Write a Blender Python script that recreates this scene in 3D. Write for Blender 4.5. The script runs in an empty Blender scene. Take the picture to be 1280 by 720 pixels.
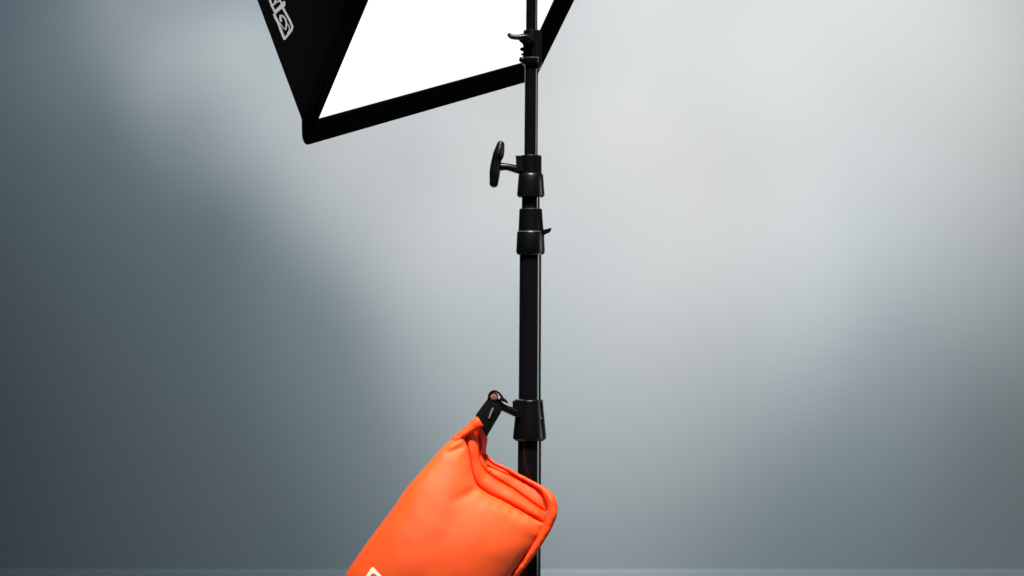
import bpy, math, random
import numpy as np
from mathutils import Vector, noise
from mathutils.bvhtree import BVHTree

S = bpy.context.scene
C = S.collection
F = 2400.0          # focal length in pixels of the 1280 px wide photograph
CAM_Z = 0.889


def W(px, py, d=3.0):
    """point at distance d in front of the camera"""
    return Vector(((px - 640) / F * d, -3.0 + d, CAM_Z - (py - 360) / F * d))


# ---------------------------------------------------------------- materials
def mat(name, col, rough=0.5, spec=0.5, metal=0.0, bump=None, sheen=0.0, emit=None, vary=0.0, coat=0.0):
    m = bpy.data.materials.new(name)
    m.use_nodes = True
    nt = m.node_tree
    b = nt.nodes['Principled BSDF']
    b.inputs['Base Color'].default_value = (*col, 1)
    b.inputs['Roughness'].default_value = rough
    b.inputs['Specular IOR Level'].default_value = spec
    b.inputs['Metallic'].default_value = metal
    b.inputs['Coat Weight'].default_value = coat
    b.inputs['Sheen Weight'].default_value = sheen
    b.inputs['Sheen Roughness'].default_value = 0.45
    tc = nt.nodes.new('ShaderNodeTexCoord')
    if emit:
        b.inputs['Emission Color'].default_value = (*emit[0], 1)
        b.inputs['Emission Strength'].default_value = emit[1]
    if vary:
        n = nt.nodes.new('ShaderNodeTexNoise')
        n.inputs['Scale'].default_value = 14
        n.inputs['Detail'].default_value = 5
        nt.links.new(tc.outputs['Object'], n.inputs['Vector'])
        mr = nt.nodes.new('ShaderNodeMapRange')
        mr.inputs['To Min'].default_value = max(0, rough - vary)
        mr.inputs['To Max'].default_value = min(1, rough + vary)
        nt.links.new(n.outputs['Fac'], mr.inputs['Value'])
        nt.links.new(mr.outputs['Result'], b.inputs['Roughness'])
    if bump:
        kind, scale, strength, dist = bump
        bp = nt.nodes.new('ShaderNodeBump')
        bp.inputs['Strength'].default_value = strength
        bp.inputs['Distance'].default_value = dist
        if kind == 'weave':
            w1 = nt.nodes.new('ShaderNodeTexWave'); w1.bands_direction = 'X'
            w2 = nt.nodes.new('ShaderNodeTexWave'); w2.bands_direction = 'Z'
            for w in (w1, w2):
                w.inputs['Scale'].default_value = scale
                w.inputs['Distortion'].default_value = 0.6
                nt.links.new(tc.outputs['Object'], w.inputs['Vector'])
            ad = nt.nodes.new('ShaderNodeMath'); ad.operation = 'ADD'
            nt.links.new(w1.outputs['Fac'], ad.inputs[0])
            nt.links.new(w2.outputs['Fac'], ad.inputs[1])
            nt.links.new(ad.outputs[0], bp.inputs['Height'])
        else:
            n2 = nt.nodes.new('ShaderNodeTexNoise')
            n2.inputs['Scale'].default_value = scale
            n2.inputs['Detail'].default_value = 6
            nt.links.new(tc.outputs['Object'], n2.inputs['Vector'])
            nt.links.new(n2.outputs['Fac'], bp.inputs['Height'])
        nt.links.new(bp.outputs['Normal'], b.inputs['Normal'])
    return m


M_back = mat('backdrop_paper', (0.48, 0.50, 0.51), 0.95, 0.1, bump=('noise', 160, 0.08, 0.002))
M_tube = mat('black_anodised_tube', (0.003, 0.003, 0.0035), 0.17, 0.5, vary=0.05)
M_plas = mat('black_moulded_plastic', (0.0014, 0.0014, 0.0017), 0.33, 0.28, bump=('noise', 1500, 0.12, 0.0004), vary=0.08)
M_ring = mat('grey_metal_ring', (0.22, 0.22, 0.23), 0.35, 0.5, 0.7)
M_cloth = mat('black_softbox_nylon', (0.0018, 0.0018, 0.002), 0.85, 0.03, bump=('noise', 60, 0.15, 0.002))
M_strap = mat('black_webbing', (0.0010, 0.0010, 0.0012), 0.8, 0.05, bump=('weave', 260, 0.4, 0.0006))
M_diff = mat('white_diffuser_cloth', (0.8, 0.8, 0.8), 0.9, 0.1, emit=((1, 1, 1), 1.0), bump=('noise', 20, 0.1, 0.003))
for nd in [M_diff.node_tree]:
    tn = nd.nodes.new('ShaderNodeTexNoise'); tn.inputs['Scale'].default_value = 7; tn.inputs['Detail'].default_value = 3
    mrr = nd.nodes.new('ShaderNodeMapRange'); mrr.inputs['From Min'].default_value = .3; mrr.inputs['From Max'].default_value = .7
    mrr.inputs['To Min'].default_value = .95; mrr.inputs['To Max'].default_value = 1.02
    nd.links.new(tn.outputs['Fac'], mrr.inputs['Value']); nd.links.new(mrr.outputs['Result'], nd.nodes['Principled BSDF'].inputs['Emission Strength'])
M_orange = mat('orange_coated_nylon', (0.90, 0.083, 0.003), 0.60, 0.50, bump=('weave', 300, 0.30, 0.0005), sheen=0.04, vary=0.05)
M_trim = mat('orange_binding', (0.88, 0.056, 0.002), 0.62, 0.35, bump=('weave', 420, 0.10, 0.0003))
M_print = mat('white_print', (0.40, 0.41, 0.41), 0.6, 0.3)
M_cream = mat('cream_print', (0.95, 0.86, 0.66), 0.6, 0.3)
M_tan = mat('tan_bounce_light', (0.20, 0.095, 0.055), 0.45, 0.3, 0.1, vary=0.1)  # tan holds the orange bounce light on the lever's end
M_strap_sheen = mat('strap_sheen_grey', (0.05, 0.045, 0.05), 0.7, 0.3)  # grey for the painted sheen on the black strap
M_rubber = mat('black_rubber', (0.01, 0.01, 0.01), 0.8, 0.2)


# ---------------------------------------------------------------- object helpers
def thing(name, label, cat, loc):
    o = bpy.data.objects.new(name, None)
    o.empty_display_size = 0.1
    C.objects.link(o)
    o.location = loc
    o['label'] = label
    o['category'] = cat
    return o


def root_loc(p):
    while p is not None and p.parent is not None:
        p = p.parent
    return Vector(p.location) if p is not None else Vector((0, 0, 0))


def mk(name, verts, faces, m, parent=None, smooth=True, label=None, sub=0, bevel=0, angle=None):
    off = root_loc(parent)
    me = bpy.data.meshes.new(name)
    me.from_pydata([tuple(Vector(v) - off) for v in verts], [], faces)
    me.validate()
    import bmesh
    bm = bmesh.new(); bm.from_mesh(me)
    bmesh.ops.recalc_face_normals(bm, faces=bm.faces)
    bm.to_mesh(me); bm.free()
    me.materials.append(m)
    for p in me.polygons:
        p.use_smooth = smooth
    if smooth and angle:
        me.set_sharp_from_angle(angle=math.radians(angle))
    o = bpy.data.objects.new(name, me)
    C.objects.link(o)
    o.parent = parent
    if label:
        o['label'] = label
    if bevel:
        b = o.modifiers.new('bevel', 'BEVEL'); b.width = bevel; b.segments = 3
        b.limit_method = 'ANGLE'; b.angle_limit = math.radians(40)
    if sub:
        s = o.modifiers.new('subdivision', 'SUBSURF'); s.levels = sub; s.render_levels = sub
    return o


class MB:
    def __init__(self):
        self.v = []; self.f = []

    def add(self, v, f):
        n = len(self.v)
        self.v += [Vector(q) for q in v]
        self.f += [tuple(i + n for i in q) for q in f]
        return self

    def build(self, name, m, parent, **k):
        return mk(name, self.v, self.f, m, parent, **k)


AX = lambda y: 664.8 - 0.0052 * y            # the pole's axis (it leans a hair)


def lathe(mb, prof, seg=48, ax=AX, d=3.0, k=3.0 / F, arc=None):
    """prof: (py, r_px) list from top to bottom"""
    vs = []; fs = []
    for (y, r) in prof:
        c = W(ax(y), y, d)
        for i in range(seg):
            a = 2 * math.pi * i / seg
            vs.append(c + Vector((math.cos(a) * r * k, math.sin(a) * r * k, 0)))
    for j in range(len(prof) - 1):
        for i in range(seg):
            a, b = j * seg + i, j * seg + (i + 1) % seg
            fs.append((a, b, b + seg, a + seg))
    fs.append(tuple(range(seg))[::-1])
    fs.append(tuple((len(prof) - 1) * seg + i for i in range(seg)))
    return mb.add(vs, fs)


def catmull(pts, n):
    P = np.array([[float(c) for c in p] for p in pts])
    Q = np.vstack([2 * P[0] - P[1], P, 2 * P[-1] - P[-2]])
    out = []
    for i in range(1, len(Q) - 2):
        for t in np.linspace(0, 1, 24, endpoint=False):
            a, b, c, e = Q[i - 1], Q[i], Q[i + 1], Q[i + 2]
            out.append(0.5 * ((2 * b) + (c - a) * t + (2 * a - 5 * b + 4 * c - e) * t * t + (3 * b - a - 3 * c + e) * t ** 3))
    out.append(P[-1])
    out = np.array(out)
    L = np.r_[0, np.cumsum(np.linalg.norm(np.diff(out[:, :2], axis=0), axis=1))]
    s = np.linspace(0, L[-1], n)
    return np.stack([np.interp(s, L, out[:, k]) for k in range(out.shape[1])], 1)


def tube(mb, pts, n=40, seg=18, cap=True, flat=1.0):
    """sweep along (px,py,d,r_px[,depth_factor]) control points; round caps"""
    P = catmull(pts, n)
    ctr = [W(p[0], p[1], p[2]) for p in P]
    rad = [p[3] * p[2] / F for p in P]
    dep = [p[4] if len(p) > 4 else flat for p in P]
    vs = []; fs = []
    rings = []
    tang = []
    for i in range(n):
        a = ctr[max(0, i - 1)]; b = ctr[min(n - 1, i + 1)]
        tang.append((b - a).normalized())
    def ring(c, t, r, q):
        ydir = Vector((0, 1, 0))
        s = t.cross(ydir)
        if s.length < 1e-4:
            s = Vector((1, 0, 0))
        s.normalize()
        u = s.cross(t).normalized()
        return [c + s * math.cos(2 * math.pi * k / seg) * r + u * math.sin(2 * math.pi * k / seg) * r * q for k in range(seg)]
    if cap:
        for a in (80, 60, 40, 20):
            A = math.radians(a)
            rings.append(ring(ctr[0] - tang[0] * rad[0] * math.sin(A) * .9, tang[0], rad[0] * math.cos(A), dep[0]))
    for i in range(n):
        rings.append(ring(ctr[i], tang[i], rad[i], dep[i]))
    if cap:
        for a in (20, 40, 60, 80):
            A = math.radians(a)
            rings.append(ring(ctr[-1] + tang[-1] * rad[-1] * math.sin(A) * .9, tang[-1], rad[-1] * math.cos(A), dep[-1]))
    for r in rings:
        vs += r
    for j in range(len(rings) - 1):
        for i in range(seg):
            a, b = j * seg + i, j * seg + (i + 1) % seg
            fs.append((a, b, b + seg, a + seg))
    fs.append(tuple(range(seg))[::-1])
    fs.append(tuple((len(rings) - 1) * seg + i for i in range(seg)))
    return mb.add(vs, fs)


def slab(mb, poly, d0, d1):
    """outline in pixels, given a real thickness from distance d0 to d1"""
    dm = (d0 + d1) / 2
    n = len(poly)
    base = [W(x, y, dm) for x, y in poly]
    v = [p + Vector((0, d0 - dm, 0)) for p in base] + [p + Vector((0, d1 - dm, 0)) for p in base]
    f = [tuple(range(n)), tuple(range(2 * n - 1, n - 1, -1))]
    f += [(i, (i + 1) % n, n + (i + 1) % n, n + i) for i in range(n)]
    return mb.add(v, f)


def bar(mb, a, b, r, seg=16):
    a = Vector(a); b = Vector(b); t = (b - a).normalized()
    s = t.orthogonal().normalized(); u = t.cross(s)
    v = [p + s * math.cos(2 * math.pi * k / seg) * r + u * math.sin(2 * math.pi * k / seg) * r for p in (a, b) for k in range(seg)]
    f = [(k, (k + 1) % seg, seg + (k + 1) % seg, seg + k) for k in range(seg)]
    f += [tuple(range(seg)), tuple(range(seg, 2 * seg))]
    return mb.add(v, f)


# ---------------------------------------------------------------- backdrop (wall sweeping into the floor)
YW = 3.02
prof = [(-6.0, 0.0), (-2, 0), (0, 0), (2.0, 0.0), (YW - 0.012, 0.0)]
for i in range(1, 13):
    a = math.pi / 2 * i / 12
    prof.append((YW - 0.012 + 0.012 * math.sin(a), 0.012 - 0.012 * math.cos(a)))
prof += [(YW, 1.0), (YW, 2.0), (YW, 4.5)]
xs = [-7 + i for i in range(15)]
v = [(x, y, z) for (y, z) in prof for x in xs]
f = [(j * 15 + i, j * 15 + i + 1, (j + 1) * 15 + i + 1, (j + 1) * 15 + i) for j in range(len(prof) - 1) for i in range(14)]
bd = mk('backdrop', v, f, M_back)
bd['kind'] = 'structure'

# ---------------------------------------------------------------- light stand
base_py = 360 + CAM_Z / 3.0 * F
stand = thing('light_stand', 'black telescopic light stand pole with clamp collars and handle knobs, in front of the softbox', 'light stand',
              W(AX(base_py), base_py, 3.0))


def T(name, prof, m=M_tube, parent=stand, **k):
    mb = MB(); lathe(mb, prof)
    return mb.build(name, m, parent, angle=35, **k)


T('tube', [(-250, 7.0), (60, 7.2)])
T('tube', [(60, 8.3), (215, 8.4)])
T('tube', [(240, 11.1), (268, 11.3)])
T('tube', [(300, 13.6), (520, 13.9)])
T('tube', [(535, 14.6), (860, 14.8)])
T('spigot', [(-290, 5.0), (-262, 5.2), (-262, 4.0), (-256, 4.0), (-256, 5.2), (-250, 5.2)], M_ring)


def hub(mb, y0, y1, dx=0):   # small helper for ears at the back of a collar
    slab(mb, [(AX(y0) - 5 + dx, y0), (AX(y0) + 5 + dx, y0), (AX(y1) + 5 + dx, y1), (AX(y1) - 5 + dx, y1)], 3.0, 3.026)


# top clamp ---------------------------------------------------------------
mb = MB()
lathe(mb, [(38.0, 9.5), (38.6, 10.2), (46, 10.6), (72, 10.8), (73.0, 12.0), (79.5, 12.2), (81, 11.4)])
slab(mb, [(669.5, 39), (676.4, 38), (677.4, 42), (677.4, 79), (674.5, 86), (671, 84)], 2.990, 3.006)
slab(mb, [(651, 47), (656, 44), (657, 58), (653.5, 56)], 2.990, 3.004)
tube(mb, [(652.2, 61.5, 2.996, 2.4), (656, 61.5, 2.996, 2.4)], 4, 12)
tube(mb, [(652.0, 74.6, 2.996, 3.6), (656, 75, 2.996, 3.6)], 4, 12)
tube(mb, [(652.8, 68, 2.996, 1.5), (656, 68, 2.996, 1.5)], 4, 12)
cl = mb.build('clamp', M_plas, stand, angle=35)
mb = MB()
tube(mb, [(636.5, 43.6, 2.982, 2.6, 1.8), (640, 46.0, 2.982, 3.0, 1.8), (648, 46.6, 2.982, 3.4, 1.8), (657, 46.5, 2.984, 4.6, 1.5), (663, 49.5, 2.985, 5.0, 1.2)], 30, 18)
tube(mb, [(651, 50, 2.984, 2.4), (656, 54, 2.984, 2.4)], 5, 12)
mb.build('lever', M_plas, cl)
mb = MB(); bar(mb, W(662.2, 51.5, 2.975), W(662.2, 51.5, 2.99), 0.0042, 20)
mb.build('bolt', M_plas, cl, angle=35)
T('collar_rim', [(72.2, 11.0), (72.4, 12.15), (73.3, 12.15), (73.4, 11.0)], M_ring, cl)

# T handle collar -----------------------------------------------------------
mb = MB()
lathe(mb, [(194.2, 12.5), (195.0, 13.2), (205, 13.3), (216.5, 13.4), (217.6, 14.6), (219, 15.4), (228, 16.1), (242, 17.2), (244.5, 17.0), (246, 15.4)])
slab(mb, [(644.6, 194.6), (654, 195.2), (654, 214), (645.4, 214)], 2.988, 3.0)
slab(mb, [(670.5, 195.6), (675.8, 196.0), (676.0, 219), (671.5, 219)], 2.986, 3.0)
co = mb.build('collar', M_plas, stand, angle=35)
T('collar_rim', [(194.0, 8.4), (194.0, 10.6), (195.3, 10.9), (195.4, 8.4)], M_ring, co)
T('collar_rim', [(244.6, 14.0), (244.9, 16.0), (246.6, 15.6), (246.9, 14.0)], M_tube, co)
mb = MB()
tube(mb, [(626, 208.3, 2.992, 5.2), (634, 208.6, 2.992, 4.4), (643, 210.8, 2.994, 4.9), (652, 213, 2.997, 5.6)], 24, 18)
hd = mb.build('handle', M_plas, co)
mb = MB()
tube(mb, [(625.8, 180.4, 2.990, 4.8, 1.5), (624.6, 187, 2.990, 6.3, 1.5), (622.8, 194, 2.990, 7.0, 1.5), (620.6, 200.5, 2.990, 6.2, 1.5),
          (619.2, 208, 2.990, 6.4, 1.5), (618.4, 216, 2.990, 6.6, 1.5), (617.8, 224, 2.990, 5.9, 1.5), (617.3, 229.6, 2.990, 5.5, 1.5)], 44, 22)
mb.build('paddle', M_plas, hd)

# second collar --------------------------------------------------------------
mb = MB()
lathe(mb, [(261.0, 13.4), (261.8, 14.2), (270, 14.5), (288.5, 15.3), (289.6, 16.4), (291, 16.9), (303, 17.4), (314.5, 17.9), (316.3, 17.4), (317.4, 16.0)])
slab(mb, [(671, 262), (677.2, 261.6), (679.4, 290), (672, 290)], 2.986, 3.0)
co2 = mb.build('collar', M_plas, stand, angle=35)
T('collar_rim', [(260.8, 11.3), (260.8, 12.8), (261.6, 13.0), (261.8, 11.3)], M_ring, co2)
T('collar_rim', [(288.9, 15.2), (289.1, 16.3), (290.0, 16.5), (290.1, 15.2)], M_ring, co2)
T('collar_rim', [(316.4, 13.8), (316.6, 16.6), (318.3, 16.3), (318.6, 13.8)], M_ring, co2)
mb = MB()
slab(mb, [(676, 287), (681, 286.6), (688.6, 284.6), (689.4, 286.2), (687.6, 290.2), (682.5, 292.6), (679, 295), (676, 295)], 2.990, 3.006)
mb.build('lever', M_plas, co2, bevel=0.0006, angle=35)

# lower collar with the side lever that carries the bag ------------------------
mb = MB()
lathe(mb, [(499.2, 15.2), (500.2, 16.4), (510, 17.2), (520, 18.2), (532, 19.4), (545, 20.7), (548, 20.6), (549.4, 19.0)])
slab(mb, [(640.6, 502), (645, 499.2), (655, 499.2), (659, 506), (658, 522), (641.5, 520)], 2.980, 3.0)
slab(mb, [(672, 501.5), (677.2, 501.0), (678.6, 521), (673, 522)], 2.986, 3.0)
slab(mb, [(671, 523), (678.4, 522.4), (680.6, 546.5), (673, 547.6)], 2.984, 3.0)
co3 = mb.build('collar', M_plas, stand, bevel=0.0005, angle=35)
T('collar_rim', [(499.6, 14.0), (499.8, 15.2), (501.4, 15.2), (501.5, 14.0)], M_ring, co3)
T('collar_rim', [(549.0, 14.8), (549.2, 18.2), (550.6, 17.8), (550.8, 14.8)], M_tube, co3)
mb = MB()
tube(mb, [(617, 505.0, 2.972, 5.0), (626, 508.0, 2.976, 4.8), (634, 511.6, 2.980, 4.6), (643, 514.6, 2.985, 5.6), (652, 514.5, 2.990, 7.0)], 26, 18)
lv = mb.build('lever', M_plas, co3)
mb = MB()
tube(mb, [(626.5, 499.0, 2.968, 2.4), (630.5, 500.2, 2.970, 2.0), (634.0, 503.0, 2.972, 1.3)], 10, 12)
mb.build('hook', M_plas, lv)

# legs below the frame
T('leg_collar', [(800, 21), (802, 22), (836, 22), (838, 21)], M_plas)
T('leg_collar', [(930, 19), (932, 20), (958, 20), (960, 19)], M_plas)
T('tube', [(860, 12.0), (1010, 12.0)])
for k in range(3):
    a = math.radians(35 + 120 * k)
    c = W(AX(820), 820, 3.0); e = W(AX(945), 945, 3.0)
    dr = Vector((math.cos(a), math.sin(a), 0))
    foot = Vector((c.x, c.y, 0.018)) + dr * 0.46
    mb = MB(); bar(mb, c + dr * .024, foot, 0.011)
    lg = mb.build('leg', M_tube, stand, angle=35)
    mb = MB(); bar(mb, foot - dr * .02 + Vector((0, 0, .01)), foot + dr * .01 - Vector((0, 0, .004)), 0.0145)
    mb.build('rubber_foot', M_rubber, lg, angle=35)
    mid = (c + dr * .024) * .5 + foot * .5
    mb = MB(); bar(mb, e + dr * .022, mid, 0.006)
    mb.build('brace', M_tube, stand, angle=35)

# ---------------------------------------------------------------- softbox
BL = W(381.5, 183.5, 3.60); BR = W(670, 101, 4.08); TLk = W(445, 0, 3.40)
U = (BR - BL); wid = U.length; U.normalize()
Vv = (TLk - BL); Vv = (Vv - U * Vv.dot(U)); kk = Vv.length; Vv.normalize()
N = U.cross(Vv).normalized()
if N.y > 0: N = -N
hei = kk * 1.62
LIP = 0.012
RING = 0.085
DEP = 0.70
CAM = Vector((0, -3, CAM_Z))


def tp(px, py):           # where a sight line meets the plane of the front
    d = (W(px, py, 3.0) - CAM)
    q = CAM + d * ((BL - CAM).dot(N) / d.dot(N))
    return ((q - BL).dot(U), (q - BL).dot(Vv))


def along(a, b, w):
    (u0, w0), (u1, w1) = a, b
    return (u0 + (u1 - u0) * (w - w0) / (w1 - w0), w)


oBR = tp(669.5, 100.5); oTR = along(oBR, tp(719, 0), hei)
OUT = [(0, 0), oBR, oTR, (0, hei)]
iBL = tp(398, 152.5); iBR = tp(660, 80)
INN = [iBL, iBR, along(iBR, tp(697, 0), hei - .043), along(iBL, tp(462, 0), hei - .043)]


def pt(u, w, n=0.0):      # u,w metres from bottom-left corner of the front, n along the outward normal
    return BL + U * u + Vv * w + N * n


cen = pt(sum(q[0] for q in OUT) / 4, sum(q[1] for q in OUT) / 4)
sb = thing('softbox', 'black softbox with glowing white front and white print on its side, behind the stand', 'softbox', cen - N * DEP)


def rquad(Q, r, n, grow=0.0, seg=6):
    """quad with rounded corners; grow > 0 makes it larger"""
    out = []
    c = Vector((sum(q[0] for q in Q) / 4, sum(q[1] for q in Q) / 4))
    P = []
    for i in range(4):
        a, b, d = Vector(Q[i - 1]), Vector(Q[i]), Vector(Q[(i + 1) % 4])
        e1 = (a - b).normalized(); e2 = (d - b).normalized()
        P.append((b - (e1 + e2) * grow, e1, e2))
    for (b, e1, e2) in P:
        for i in range(seg + 1):
            t = i / seg
            p = (b + e1 * r) * (1 - t) ** 2 + b * 2 * t * (1 - t) + (b + e2 * r) * t * t
            out.append(pt(p.x, p.y, n))
    return out


loops = [rquad(OUT, .010, -LIP, -.004), rquad(OUT, .012, -LIP * .6), rquad(OUT, .012, -.005), rquad(OUT, .010, 0, -.003),
         rquad(INN, .003, 0, .003), rquad(INN, .002, -.003), rquad(INN, .002, -LIP), rquad(INN, .002, -LIP, .008)]
mb = MB(); n = len(loops[0]); vs = [p for l in loops for p in l]
fs = [(j * n + i, j * n + (i + 1) % n, ((j + 1) % len(loops)) * n + (i + 1) % n, ((j + 1) % len(loops)) * n + i) for j in range(len(loops)) for i in range(n)]
mb.add(vs, fs)
def on_front(px, py, n=0.0):
    d = W(px, py, 3.0) - CAM                      # on a plane parallel to the front, n metres from it
    return CAM + d * ((BL + N * n - CAM).dot(N) / d.dot(N))
cor = [(378.8, 150), (378.8, 160), (379.3, 172), (380.6, 177.5), (383, 180.5), (390, 178), (394, 158), (394, 140), (384, 136)]
v0 = [on_front(x, y, -.008) + N * .002 for x, y in cor]; v1 = [on_front(x, y, -.006) - N * .004 for x, y in cor]; m = len(cor)
mb.add(v0 + v1, [tuple(range(m)), tuple(range(2 * m - 1, m - 1, -1))] + [(i, (i + 1) % m, m + (i + 1) % m, m + i) for i in range(m)])
mb.build('front_border', M_cloth, sb, angle=35)
# diffuser: a cloth panel sagging slightly
mb = MB(); nu, nw = 30, 40
iq = [Vector(q) for q in INN]
vs = []
for j in range(nw + 1):
    for i in range(nu + 1):
        a = i / nu; b = j / nw
        sag = 0.006 * math.sin(math.pi * a) * math.sin(math.pi * b) + 0.0015 * noise.noise(Vector((a * 5, b * 7, 3)))
        p = iq[0].lerp(iq[1], a).lerp(iq[3].lerp(iq[2], a), b)
        p = p + (p - (iq[0] + iq[2]) / 2) * .012
        vs.append(pt(p.x, p.y, -.0085 + sag * (math.sin(math.pi * a) * math.sin(math.pi * b)) ** .3))
fs = [(j * (nu + 1) + i, j * (nu + 1) + i + 1, (j + 1) * (nu + 1) + i + 1, (j + 1) * (nu + 1) + i) for j in range(nw) for i in range(nu)]
m0 = len(vs)
mb.add(vs, fs)
o = mb.build('diffuser', M_diff, sb)
sol = o.modifiers.new('thickness', 'SOLIDIFY'); sol.thickness = 0.0012
# four side panels
fr = [pt(q[0] + dx, q[1] + dy, -LIP) for q, dx, dy in zip(OUT, (.003, -.003, -.003, .003), (.003, .003, -.003, -.003))]
cq = Vector((sum(q[0] for q in OUT) / 4, sum(q[1] for q in OUT) / 4))
cu, cw = cq.x, cq.y


def pr(p):
    return (640 + p.x / (p.y + 3) * F, 360 - (p.z - CAM_Z) / (p.y + 3) * F)


# the cloth of the side panel starts a little above the corner of the border
q0 = CAM + (W(378.8, 152, 3.0) - CAM) * ((BL - N * LIP - CAM).dot(N) / (W(378.8, 152, 3.0) - CAM).dot(N))
fr[0] = q0
shift = 0.0
for _ in range(60):
    t_ = pr(pt(cu - RING + shift, cw - RING, -DEP))
    err = (378.8 - t_[0]) / (152 - t_[1]) - .373
    shift += err * .1
rr = [pt(cu - RING + shift, cw - RING, -DEP), pt(cu + RING + shift, cw - RING, -DEP), pt(cu + RING + shift, cw + RING, -DEP), pt(cu - RING + shift, cw + RING, -DEP)]
rc = pt(cu + shift, cw, -DEP)
panels = []
for k in range(4):
    a, b = fr[k], fr[(k + 1) % 4]; c, d = rr[(k + 1) % 4], rr[k]
    nrm = (b - a).cross(d - a).normalized()
    if nrm.dot((a + b + c + d) / 4 - (cen - N * .15)) < 0: nrm = -nrm
    vs = []; g = 20
    for j in range(g + 1):
        for i in range(g + 1):
            s, t = i / g, j / g
            p = (a.lerp(b, s)).lerp(d.lerp(c, s), t)
            vs.append(p + nrm * (-0.010 * math.sin(math.pi * s) * math.sin(math.pi * t)))
    fs = [(j * (g + 1) + i, j * (g + 1) + i + 1, (j + 1) * (g + 1) + i + 1, (j + 1) * (g + 1) + i) for j in range(g) for i in range(g)]
    mb = MB().add(vs, fs)
    o = mb.build('side_panel', M_cloth, sb)
    sol = o.modifiers.new('thickness', 'SOLIDIFY'); sol.thickness = 0.002; sol.offset = 0
    panels.append((o, vs, fs, nrm))
mb = MB(); bar(mb, rc + N * .01, rc - N * .03, RING * 1.25, 40)
mb.build('speed_ring', M_ring, sb, angle=35)
mb = MB(); bar(mb, rc - N * .03, rc - N * .26, .058, 40)
mb.build('light_head', M_plas, sb, angle=35, bevel=.004)
# boom arm from the top of the stand to the head
top = W(AX(-270), -270, 3.0)
mb = MB(); bar(mb, top, Vector((top.x, top.y, top.z + .10)), .009); bar(mb, Vector((top.x + .02, top.y, top.z + .09)), rc - N * .14 + Vector((.0, 0, .05)), .009)
mb.build('boom_arm', M_tube, stand, angle=35)

# writing on the left side panel (traced strokes laid on the cloth)
left = panels[3]
off = Vector(sb.location)
bvh = BVHTree.FromPolygons([tuple(q) for q in left[1]], left[2])
def on_surface(bv, px, py, lift):
    d = (W(px, py, 3.0) - CAM).normalized()
    h = bv.ray_cast(CAM, d)
    if h[0] is None:
        return None
    nn = h[1]
    if nn.dot(d) > 0: nn = -nn
    return h[0] + nn * lift, nn


def strokes(mb, bv, polys, lift=.0016, th=.0006):
    for poly in polys:
        r = [on_surface(bv, x, y, lift) for x, y in poly]
        if any(q is None for q in r):
            print('stroke off surface', poly); continue
        n = len(r)
        v = [q[0] for q in r] + [q[0] - q[1] * th for q in r]
        f = [tuple(range(n)), tuple(range(2 * n - 1, n - 1, -1))] + [(i, (i + 1) % n, n + (i + 1) % n, n + i) for i in range(n)]
        mb.add(v, f)


def ribbon(pts, w):
    """list of px points and a width -> list of quads"""
    out = []
    for (x0, y0), (x1, y1) in zip(pts[:-1], pts[1:]):
        L = math.hypot(x1 - x0, y1 - y0); nx, ny = -(y1 - y0) / L * w / 2, (x1 - x0) / L * w / 2
        ex, ey = (x1 - x0) / L * w * .3, (y1 - y0) / L * w * .3
        out.append([(x0 + nx - ex, y0 + ny - ey), (x1 + nx + ex, y1 + ny + ey), (x1 - nx + ex, y1 - ny + ey), (x0 - nx - ex, y0 - ny - ey)])
    return out


Z = lambda L: [(320 + x / 10.29, y / 10.29) for x, y in L]
polys = []
polys.append(Z([(235, 150), (255, 185), (385, 75), (388, 30), (370, 10), (330, 55)]))                      # bar between the letters
polys += ribbon(Z([(245, 185), (262, 232), (300, 300), (330, 390), (375, 500)]), 3.1)                           # box, left side
polys += ribbon(Z([(355, 100), (395, 175), (440, 255), (478, 345)]), 2.7)                                      # box, right side
polys += ribbon(Z([(478, 345), (468, 385), (380, 500)]), 2.7)                                                  # box, end
polys += ribbon(Z([(325, 200), (322, 235), (330, 275)]), 2.6)
polys += ribbon(Z([(345, 200), (385, 240), (400, 290), (398, 335), (388, 380)]), 2.0)
polys += ribbon(Z([(400, 290), (435, 340), (440, 390), (415, 425)]), 1.1)
polys += ribbon(Z([(290, 290), (330, 310), (365, 370)]), .9)
polys += ribbon(Z([(182, -60), (190, 5), (215, 80), (245, 140)]), 2.6)
polys += ribbon(Z([(205, 80), (255, 45), (262, 10), (250, -30)]), 2.0)
polys += ribbon(Z([(300, -50), (318, 10), (345, 60)]), 2.2)
polys += ribbon(Z([(245, 20), (285, 30), (300, 10)]), 1.4)
mb = MB(); strokes(mb, bvh, polys)
for i, vq in enumerate(mb.v): pass
mb.build('printed_logo', M_print, left[0], smooth=False)

# ---------------------------------------------------------------- sandbag
bag = thing('sandbag', 'orange nylon sandbag hanging by a black strap from the lowest lever', 'sandbag', W(560, 900, 2.92))
D0 = 2.925


def sampler(pts):
    P = catmull(pts, 400)
    def g(t):
        x = t * 399; i = min(398, int(x)); fr_ = x - i
        return P[i] * (1 - fr_) + P[i + 1] * fr_
    return g


top_c = sampler([(567.5, 546), (574, 543.5), (582, 545), (585.5, 560), (588.5, 577), (591.5, 593), (597, 606), (610, 616), (633, 627), (656, 640), (681, 654)])
left_c = sampler([(567.5, 546), (555, 557.5), (535, 580), (510, 608), (490, 637), (467, 667), (442, 702), (431, 720), (400, 775), (375, 835), (372, 880)])
right_c = sampler([(681, 654), (673, 672.5), (662, 688.5), (650, 705), (640, 719), (614, 765), (588, 830), (568, 890), (556, 930)])
bot_c = sampler([(372, 880), (400, 905), (460, 925), (520, 935), (556, 930)])


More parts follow.
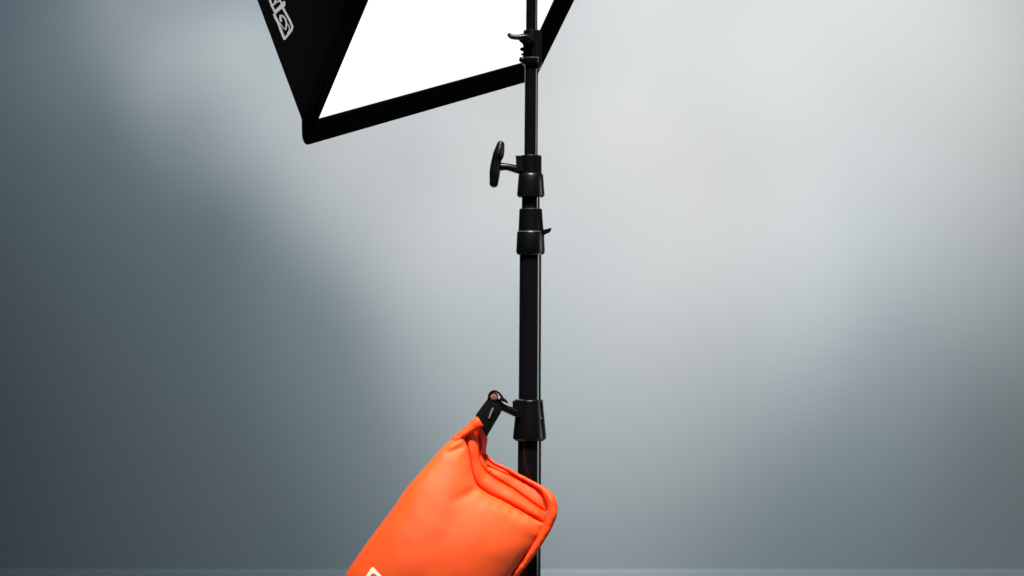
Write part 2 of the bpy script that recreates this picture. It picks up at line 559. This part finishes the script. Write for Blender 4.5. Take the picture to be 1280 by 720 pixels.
def coons(u, v):
    c00, c10, c01, c11 = top_c(0), top_c(1), bot_c(0), bot_c(1)
    return ((1 - v) * top_c(u) + v * bot_c(u) + (1 - u) * left_c(v) + u * right_c(v)
            - ((1 - u) * (1 - v) * c00 + u * (1 - v) * c10 + (1 - u) * v * c01 + u * v * c11))


def seg_dist(x, y, x0, y0, x1, y1):
    dx, dy = x1 - x0, y1 - y0
    t = max(0, min(1, ((x - x0) * dx + (y - y0) * dy) / (dx * dx + dy * dy)))
    return math.hypot(x - x0 - t * dx, y - y0 - t * dy), t


def bump_h(x, y):
    """soft folds of the front panel, metres towards the camera"""
    h = 0.0
    dd, t = seg_dist(x, y, 596, 611, 566, 628)           # pinch running in from the elbow of the seam
    h -= 0.0062 * math.exp(-(dd / 5.5) ** 2) * (1 - .85 * t)
    dd, t = seg_dist(x, y, 588, 600, 574, 575)             # roll left of the seam
    h += 0.0022 * math.exp(-(dd / 13) ** 2)
    dd, t = seg_dist(x, y, 581, 558, 560, 566)              # little crease below the tab
    h -= 0.0032 * math.exp(-(dd / 3.2) ** 2)
    dd, t = seg_dist(x, y, 574, 551, 562, 558)
    h += 0.002 * math.exp(-(dd / 4) ** 2)
    dd, t = seg_dist(x, y, 612, 628, 668, 655)               # cushion under the long seam
    h += 0.0040 * math.exp(-(dd / 14) ** 2)
    h += 0.0030 * noise.noise(Vector((x / 70, y / 90, 1.7))) + 0.0009 * noise.noise(Vector((x / 20, y / 26, 5.1)))
    return h


NU, NV = 110, 170
vs = []
for side in (0, 1):
    for j in range(NV + 1):
        v_ = j / NV
        vv = v_ ** 1.35                       # denser rows near the top
        for i in range(NU + 1):
            u_ = i / NU
            uu = 0.5 - 0.5 * math.cos(math.pi * u_) if True else u_
            p = coons(uu, vv)
            e = (max(0, 4 * uu * (1 - uu))) ** 0.55
            edge_v = (1 - (1 - min(1, vv / 0.42)) ** 2.0) ** 0.66 * (1 - max(0, (vv - .6) / .4) ** 2.4) ** .5
            skew = 1.0 + 0.25 * (0.5 - uu)
            h = 0.072 * e * edge_v * skew
            if side == 0:
                h += bump_h(p[0], p[1]) * min(1, 6 * uu * (1 - uu) * 2) * min(1, vv * 24)
                h -= .006 * math.exp(-(vv / .006) ** 2)
                h += .0011 * math.sin(uu * 71 + 2.2 * math.sin(uu * 9)) * math.exp(-vv / .022) * min(1, vv / .006)
                h += .0009 * math.sin(vv * 95 + 3 * math.sin(vv * 17)) * math.exp(-(1 - uu) / .05) * min(1, (1 - uu) / .01)
                d = D0 - h
            else:
                d = D0 + .75 * h + .0
            # keep true size while bulging: positions are at the seam plane, pushed along y only
            q = W(p[0], p[1], D0)
            q.y = -3 + d
            # a point pushed towards the camera keeps its sight line only at the seam
            q.x = (p[0] - 640) / F * (D0 + (d - D0) * .9); q.z = CAM_Z - (p[1] - 360) / F * (D0 + (d - D0) * .9)
            vs.append(q)
fs = []
R = NU + 1; K = R * (NV + 1)
for j in range(NV):
    for i in range(NU):
        a = j * R + i
        fs.append((a, a + 1, a + R + 1, a + R))
        fs.append((K + a, K + a + R, K + a + R + 1, K + a + 1))
front_v = vs[:K]; front_f = [q for q in fs if max(q) < K]
mb = MB().add(vs, fs)
import bmesh
body = mb.build('body', M_orange, bag)
bm = bmesh.new(); bm.from_mesh(body.data)
bmesh.ops.remove_doubles(bm, verts=bm.verts, dist=0.00005)
bmesh.ops.recalc_face_normals(bm, faces=bm.faces)
bm.to_mesh(body.data); bm.free()
for p in body.data.polygons: p.use_smooth = True


def patch(name, A, B, dA, dB, disp, m=M_orange, nu=120, nv=40, th=.0022):
    """ruled cloth band between two pixel curves A(u) and B(u) with folds given by disp(u, v) in metres"""
    fa, fb = sampler(A), sampler(B)
    vs = []
    for j in range(nv + 1):
        v_ = j / nv
        for i in range(nu + 1):
            u_ = i / nu
            p = fa(u_) * (1 - v_) + fb(u_) * v_
            d = dA + (dB - dA) * v_ - disp(u_, v_, p[0], p[1])
            vs.append(W(p[0], p[1], d))
    fs = [(j * (nu + 1) + i, j * (nu + 1) + i + 1, (j + 1) * (nu + 1) + i + 1, (j + 1) * (nu + 1) + i) for j in range(nv) for i in range(nu)]
    o = MB().add(vs, fs).build(name, m, bag)
    s = o.modifiers.new('thickness', 'SOLIDIFY'); s.thickness = th; s.offset = 0
    return o


def gus(u, v, x, y):
    # two soft rolls with a deep crease between, crease wandering along the band
    c = 0.50 + 0.10 * math.sin(3.0 * u + .6) - .10 * u
    long_ = min(1, max(0, (u - .18) / .12))
    r1 = math.sin(math.pi * min(1, v / c)) ** .5
    r2 = math.sin(math.pi * min(1, max(0, (v - c) / (1 - c)))) ** .55
    h = .0085 * r1 + .0048 * r2 * (0.5 + .5 * long_)
    h -= .0060 * math.exp(-((v - c) / .045) ** 2)
    dd, t = seg_dist(x, y, 603, 568, 612, 592)
    h -= .004 * math.exp(-(dd / 3) ** 2)
    dd, t = seg_dist(x, y, 610, 583, 655, 603)
    h -= .0040 * math.exp(-(dd / 1.8) ** 2)
    h += .0024 * noise.noise(Vector((u * 5, v * 1.2, 2))) + .0010 * noise.noise(Vector((u * 11, v * 2.2, 9)))
    h -= .006 * math.exp(-(v / .05) ** 2)
    if u > .93: h *= max(0, (1 - u) / .07) ** .6
    return h


patch('end_gusset',
      [(581, 543), (585, 560), (588, 577), (591, 593), (596.5, 606.5), (610, 617), (633, 628), (656, 641), (680, 654)],
      [(603, 531.5), (607.5, 541), (608.6, 549), (607, 560), (607.6, 568), (616, 577.5), (636, 587), (660, 600), (688, 618)],
      D0 + .002, D0 + .026, gus, M_trim)


def tab(u, v, x, y):
    return .006 * math.sin(math.pi * v) ** .5 + .0015 * noise.noise(Vector((x / 9, y / 9, 4)))


patch('strap_tab', [(565.5, 547.5), (577, 538.3), (587, 529.5), (596.6, 520)], [(571, 556), (582.5, 544.5), (593, 538.5), (604.4, 532.6)],
      D0 - .001, D0 - .004, tab, M_trim, 50, 24)
mb = MB()
seam = catmull([(585, 577), (588.5, 594), (593.5, 608), (608, 620), (632, 631.2), (655, 644)], 110)
fv = [tuple(q) for q in front_v]
bvs = BVHTree.FromPolygons(fv, front_f)
for i in range(0, 108, 3):
    a_ = on_surface(bvs, seam[i][0], seam[i][1], .0003); b_ = on_surface(bvs, seam[i + 2][0], seam[i + 2][1], .0003)
    if a_ and b_:
        bar(mb, a_[0], b_[0], .00035, 6)
mb.build('stitch_and_sheen', M_trim, body)
# piping: thin along the back top edge, then a thick folded flap down the right side
mb = MB()
tube(mb, [(608.5, 569, D0 + .020, 1.2, 1.3), (616, 577.6, D0 + .020, 1.6, 1.3), (636, 587.4, D0 + .020, 2.0, 1.3), (660, 600.6, D0 + .018, 2.4, 1.3), (677, 610.5, D0 + .012, 3.0, 1.2),
          (684.5, 617.8, D0 + .008, 5.4, 1.2), (689.6, 627.5, D0 + .002, 6.4, 1.2), (690.6, 639.0, D0, 6.2, 1.2),
          (687.2, 652, D0, 6.0, 1.2), (679.8, 666, D0, 5.8, 1.2), (667.8, 685.5, D0, 5.7, 1.2), (655.2, 702, D0, 5.7, 1.2),
          (641.5, 720, D0, 5.7, 1.2), (614, 766, D0, 5.7, 1.2), (588, 830, D0, 5.7, 1.2), (568, 890, D0, 5.7, 1.2), (558, 930, D0, 5.4, 1.2)], 240, 20)
vs2 = []
for q in mb.v:
    w_ = noise.noise(Vector((q.x * 60, q.z * 60, 3))) * .0013 + noise.noise(Vector((q.x * 170, q.z * 170, 8))) * .0006
    vs2.append(q + Vector((w_ * .5, -w_ * 1.5, w_ * .4)))
mb.v = vs2
mb.build('piping', M_trim, bag)

# strap: two plies of webbing looped over the lever
mb = MB()
P = [((595.0, 519.0), (608.2, 545.5)), ((599.5, 512.5), (613.2, 537)), ((604.6, 505.5), (618.8, 527.5)), ((609.0, 499.5), (623.6, 519.5)), ((611.5, 495.5), (627.2, 512.0)), ((614.0, 491.5), (629.0, 505)), ]
def strap_row(k, n=60):
    L = catmull([p[0] for p in P], n); Rr = catmull([p[1] for p in P], n)
    return L, Rr
L_, R_ = strap_row(0)
nn_ = len(L_); vs = []; across = 10
for i in range(nn_):
    t = i / (nn_ - 1)
    for j in range(across + 1):
        s = j / across
        x = L_[i][0] * (1 - s) + R_[i][0] * s; y = L_[i][1] * (1 - s) + R_[i][1] * s
        d = D0 - .004 + t * .035 - .003 * math.sin(math.pi * s) + .0 * t
        vs.append(W(x, y, d))
# over the lever and down the back
for i in range(nn_):
    t = 1 - i / (nn_ - 1)
    ii = nn_ - 1 - i
    for j in range(across + 1):
        s = j / across
        x = L_[ii][0] * (1 - s) + R_[ii][0] * s; y = L_[ii][1] * (1 - s) + R_[ii][1] * s
        bulge = .030 * max(0, 1 - ((1 - t) / .9) ** 2)
        d = D0 - .001 + t * .035 + bulge * (1 if i > 0 else .4) * min(1, i / 8)
        vs.append(W(x, y, d))
A1 = across + 1
fs = [(i * A1 + j, i * A1 + j + 1, (i + 1) * A1 + j + 1, (i + 1) * A1 + j) for i in range(2 * nn_ - 1) for j in range(across)]
st = MB().add(vs, fs).build('strap', M_strap, bag)
s = st.modifiers.new('thickness', 'SOLIDIFY'); s.thickness = .0022; s.offset = 0
mb = MB(); tube(mb, [(616.2, 510.5, D0 + .009, 1.3, .5), (613.6, 516.5, D0 + .005, 1.5, .5), (611.4, 522.5, D0 + .002, 1.3, .5)], 12, 10)  # sheen highlight of the webbing, modelled as a thin grey mark
mb.build('stitch_and_sheen', M_strap_sheen, st)
# round end of the lever; warm bounce light is painted into its tan
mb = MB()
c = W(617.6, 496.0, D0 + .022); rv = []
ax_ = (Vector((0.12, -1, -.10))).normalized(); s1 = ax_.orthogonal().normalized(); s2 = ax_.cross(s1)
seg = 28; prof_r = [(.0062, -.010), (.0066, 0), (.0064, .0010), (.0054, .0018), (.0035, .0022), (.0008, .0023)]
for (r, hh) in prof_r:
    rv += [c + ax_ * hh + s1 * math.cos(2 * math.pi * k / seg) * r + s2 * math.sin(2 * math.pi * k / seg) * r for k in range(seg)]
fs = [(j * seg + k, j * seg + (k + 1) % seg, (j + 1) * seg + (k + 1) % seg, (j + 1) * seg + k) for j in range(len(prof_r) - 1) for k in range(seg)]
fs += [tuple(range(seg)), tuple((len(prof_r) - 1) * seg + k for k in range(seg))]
mb.add(rv, fs).build('lever_end_cap', M_tan, st)
mb = MB(); tube(mb, [(610.6, 499, D0 + .024, 1.3, 4), (612.0, 492.6, D0 + .024, 1.3, 4), (617.0, 488.9, D0 + .024, 1.3, 4), (622.6, 490.6, D0 + .024, 1.3, 4), (627.0, 495.5, D0 + .024, 1.4, 4), (629.5, 501, D0 + .024, 1.4, 4)], 24, 12)
mb.build('webbing_loop', M_strap, st)

# printed emblem on the bag: only its top corner reaches into the picture
bvb = BVHTree.FromPolygons([tuple(q) for q in front_v], front_f)
mb = MB()
em = ribbon([(466.3, 711.8), (459.5, 721), (443, 745)], 4.4) + ribbon([(466.3, 711.5), (474, 720), (497, 742), (476, 768), (443, 745)], 4.4)
em += [[(462, 712.5), (466.4, 708.6), (471, 713.5), (468, 717), (464, 717)]]
def dense(P, n=8):
    out = []
    for (x0, y0), (x1, y1) in zip(P[:-1], P[1:]):
        out += [(x0 + (x1 - x0) * k / n, y0 + (y1 - y0) * k / n) for k in range(n)]
    return out + [P[-1]]


em = ribbon(dense([(466.3, 711.8), (459.5, 721), (443, 745)]), 4.4) + ribbon(dense([(466.3, 711.8), (474, 720), (497, 742), (476, 768), (443, 745)]), 4.4) + em[-1:]
strokes(mb, bvb, em, .0007, .0006)
mb.build('printed_logo', M_cream, body, smooth=False)

# ---------------------------------------------------------------- lights
def area(name, loc, target, size, power, col=(1, 1, 1), sizey=None):
    l = bpy.data.lights.new(name, 'AREA'); l.energy = power; l.color = col; l.size = size
    if sizey: l.shape = 'RECTANGLE'; l.size_y = sizey
    o = bpy.data.objects.new(name, l); C.objects.link(o)
    o.location = loc
    o.rotation_euler = (Vector(target) - Vector(loc)).to_track_quat('-Z', 'Y').to_euler()
    return o


def spot(name, loc, target, angle, power, col, r=.08, blend=1.0):
    l = bpy.data.lights.new(name, 'SPOT'); l.energy = power; l.color = col
    l.spot_size = math.radians(angle); l.spot_blend = blend; l.shadow_soft_size = r
    o = bpy.data.objects.new(name, l); C.objects.link(o)
    o.location = loc
    o.rotation_euler = (Vector(target) - Vector(loc)).to_track_quat('-Z', 'Y').to_euler()
    return o


#KEY0
k1 = spot('key_light', (0.0, -1.15, 3.10), (-0.01, .02, .75), 17, 1900, (1.0, .98, .95), r=.34, blend=1.0)
panel_fill = spot('added_panel_fill', (-2.5, -.7, 1.55), (-.42, .8, 1.42), 22, 260, (1, 1, 1), r=.1, blend=.8)  # added lamp, only to brighten the print on the softbox side
rim = area('rim_light', (2.7, .25, .95), (0, 0, .95), .7, 1.7, (.9, .96, 1), 1.7)
rim.data.spread = math.radians(45)
#KEY1
#LAMPS0
LAMPS = [  # spots added out of view, fitted to the backdrop's light and dark areas
    ((-2.2, 1.5, 2.3), (-1.2, 3.02, 1.6), 64, (10.93, 14.52, 16.23)),
    ((-2.2, 1.5, 2.3), (-0.5, 3.02, 1.5), 100, (0.0, 3.59, 6.1)),
    ((-2.2, 1.5, 2.3), (0.4, 3.02, 0.35), 36, (45.44, 62.08, 65.36)),
    ((-0.9, 1.5, 2.3), (-0.5, 3.02, 1.5), 36, (62.99, 60.3, 57.43)),
    ((-0.9, 1.5, 2.3), (0.3, 3.02, 1.5), 36, (72.54, 62.44, 55.2)),
    ((-0.9, 1.5, 2.3), (0.9, 3.02, 1.6), 100, (23.73, 23.4, 22.13)),
    ((-0.9, 1.5, 2.3), (0.2, 3.02, 0.9), 100, (12.11, 17.38, 19.46)),
    ((-0.9, 1.5, 2.3), (0.4, 3.02, 0.35), 36, (40.47, 46.98, 49.36)),
    ((0.6, 1.5, 2.4), (-0.5, 3.02, 1.5), 100, (26.0, 33.49, 37.36)),
    ((0.6, 1.5, 2.4), (0.3, 3.02, 1.5), 64, (9.83, 2.72, 0.0)),
    ((0.6, 1.5, 2.4), (0.3, 3.02, 1.5), 100, (1.34, 2.12, 2.3)),
    ((0.6, 1.5, 2.4), (0.9, 3.02, 1.6), 64, (42.2, 39.4, 37.56)),
    ((0.6, 1.5, 2.4), (0.9, 3.02, 1.6), 100, (27.12, 27.6, 27.31)),
    ((0.6, 1.5, 2.4), (1.6, 3.02, 1.4), 64, (54.38, 57.3, 58.41)),
    ((0.6, 1.5, 2.4), (0.2, 3.02, 0.9), 36, (40.93, 34.76, 31.31)),
    ((0.6, 1.5, 2.4), (0.9, 3.02, 0.9), 100, (5.04, 5.64, 5.55)),
    ((0.6, 1.5, 2.4), (-0.4, 3.02, 0.9), 100, (0.0, 0.65, 2.93)),
    ((0.6, 1.5, 2.4), (1.3, 3.02, 0.6), 36, (17.48, 27.07, 31.34)),
    ((1.8, 1.5, 2.4), (-0.5, 3.02, 1.5), 100, (13.88, 17.2, 19.47)),
    ((1.8, 1.5, 2.4), (0.3, 3.02, 1.5), 100, (1.0, 3.05, 4.34)),
    ((1.8, 1.5, 2.4), (0.9, 3.02, 1.6), 64, (29.05, 22.56, 19.11)),
    ((1.8, 1.5, 2.4), (0.9, 3.02, 1.6), 100, (11.85, 14.94, 16.37)),
    ((2.7, 1.5, 1.7), (0.3, 3.02, 1.5), 64, (6.15, 2.69, 1.74)),
    ((2.7, 1.5, 1.7), (0.9, 3.02, 1.6), 64, (35.87, 32.77, 31.08)),
    ((2.7, 1.5, 1.7), (0.2, 3.02, 0.9), 36, (45.99, 49.18, 51.61)),
    ((2.7, 1.5, 1.7), (0.4, 3.02, 0.35), 36, (25.18, 34.69, 38.99)),
    ((-1.5, 1.5, 2.3), (-1.1, 3.02, 1.75), 22, (16.42, 15.38, 14.28)),
    ((-1.5, 1.5, 2.3), (-0.35, 3.02, 1.2), 22, (49.18, 39.01, 34.17)),
    ((-1.5, 1.5, 2.3), (0, 3.02, 0.7), 22, (72.28, 66.57, 62.66)),
    ((-0.9, 1.5, 2.3), (-1.1, 3.02, 1.75), 48, (7.78, 8.8, 8.6)),
    ((-0.9, 1.5, 2.3), (-0.95, 3.02, 1.5), 22, (26.69, 26.02, 24.78)),
    ((0, 1.5, 2.4), (-1.1, 3.02, 1.75), 22, (29.57, 30.84, 29.94)),
    ((1.8, 1.5, 2.4), (0.6, 3.02, 0.7), 24, (53.72, 46.7, 42.43)),
]
#LAMPS1
for (loc, tgt, ang, col) in LAMPS:
    pw = max(col)
    spot('fitted_backdrop_spot', loc, tgt, ang, pw, tuple(c / pw for c in col))

w = bpy.data.worlds.new('World'); S.world = w; w.use_nodes = True
w.node_tree.nodes['Background'].inputs['Color'].default_value = (.9, .95, 1, 1)
w.node_tree.nodes['Background'].inputs['Strength'].default_value = 0.012

cam = bpy.data.cameras.new('camera'); co_ = bpy.data.objects.new('camera', cam); C.objects.link(co_)
co_.location = (0, -3, CAM_Z); co_.rotation_euler = (math.radians(90), 0, 0)
cam.sensor_width = 36; cam.lens = F / 1280 * 36; cam.clip_end = 100; cam.clip_start = .05
S.camera = co_
S.view_settings.view_transform = 'Standard'; S.view_settings.look = 'None'
S.view_settings.exposure = 0; S.view_settings.gamma = 1
S.render.engine = 'CYCLES'
S.cycles.max_bounces = 6
S.cycles.use_denoising = True
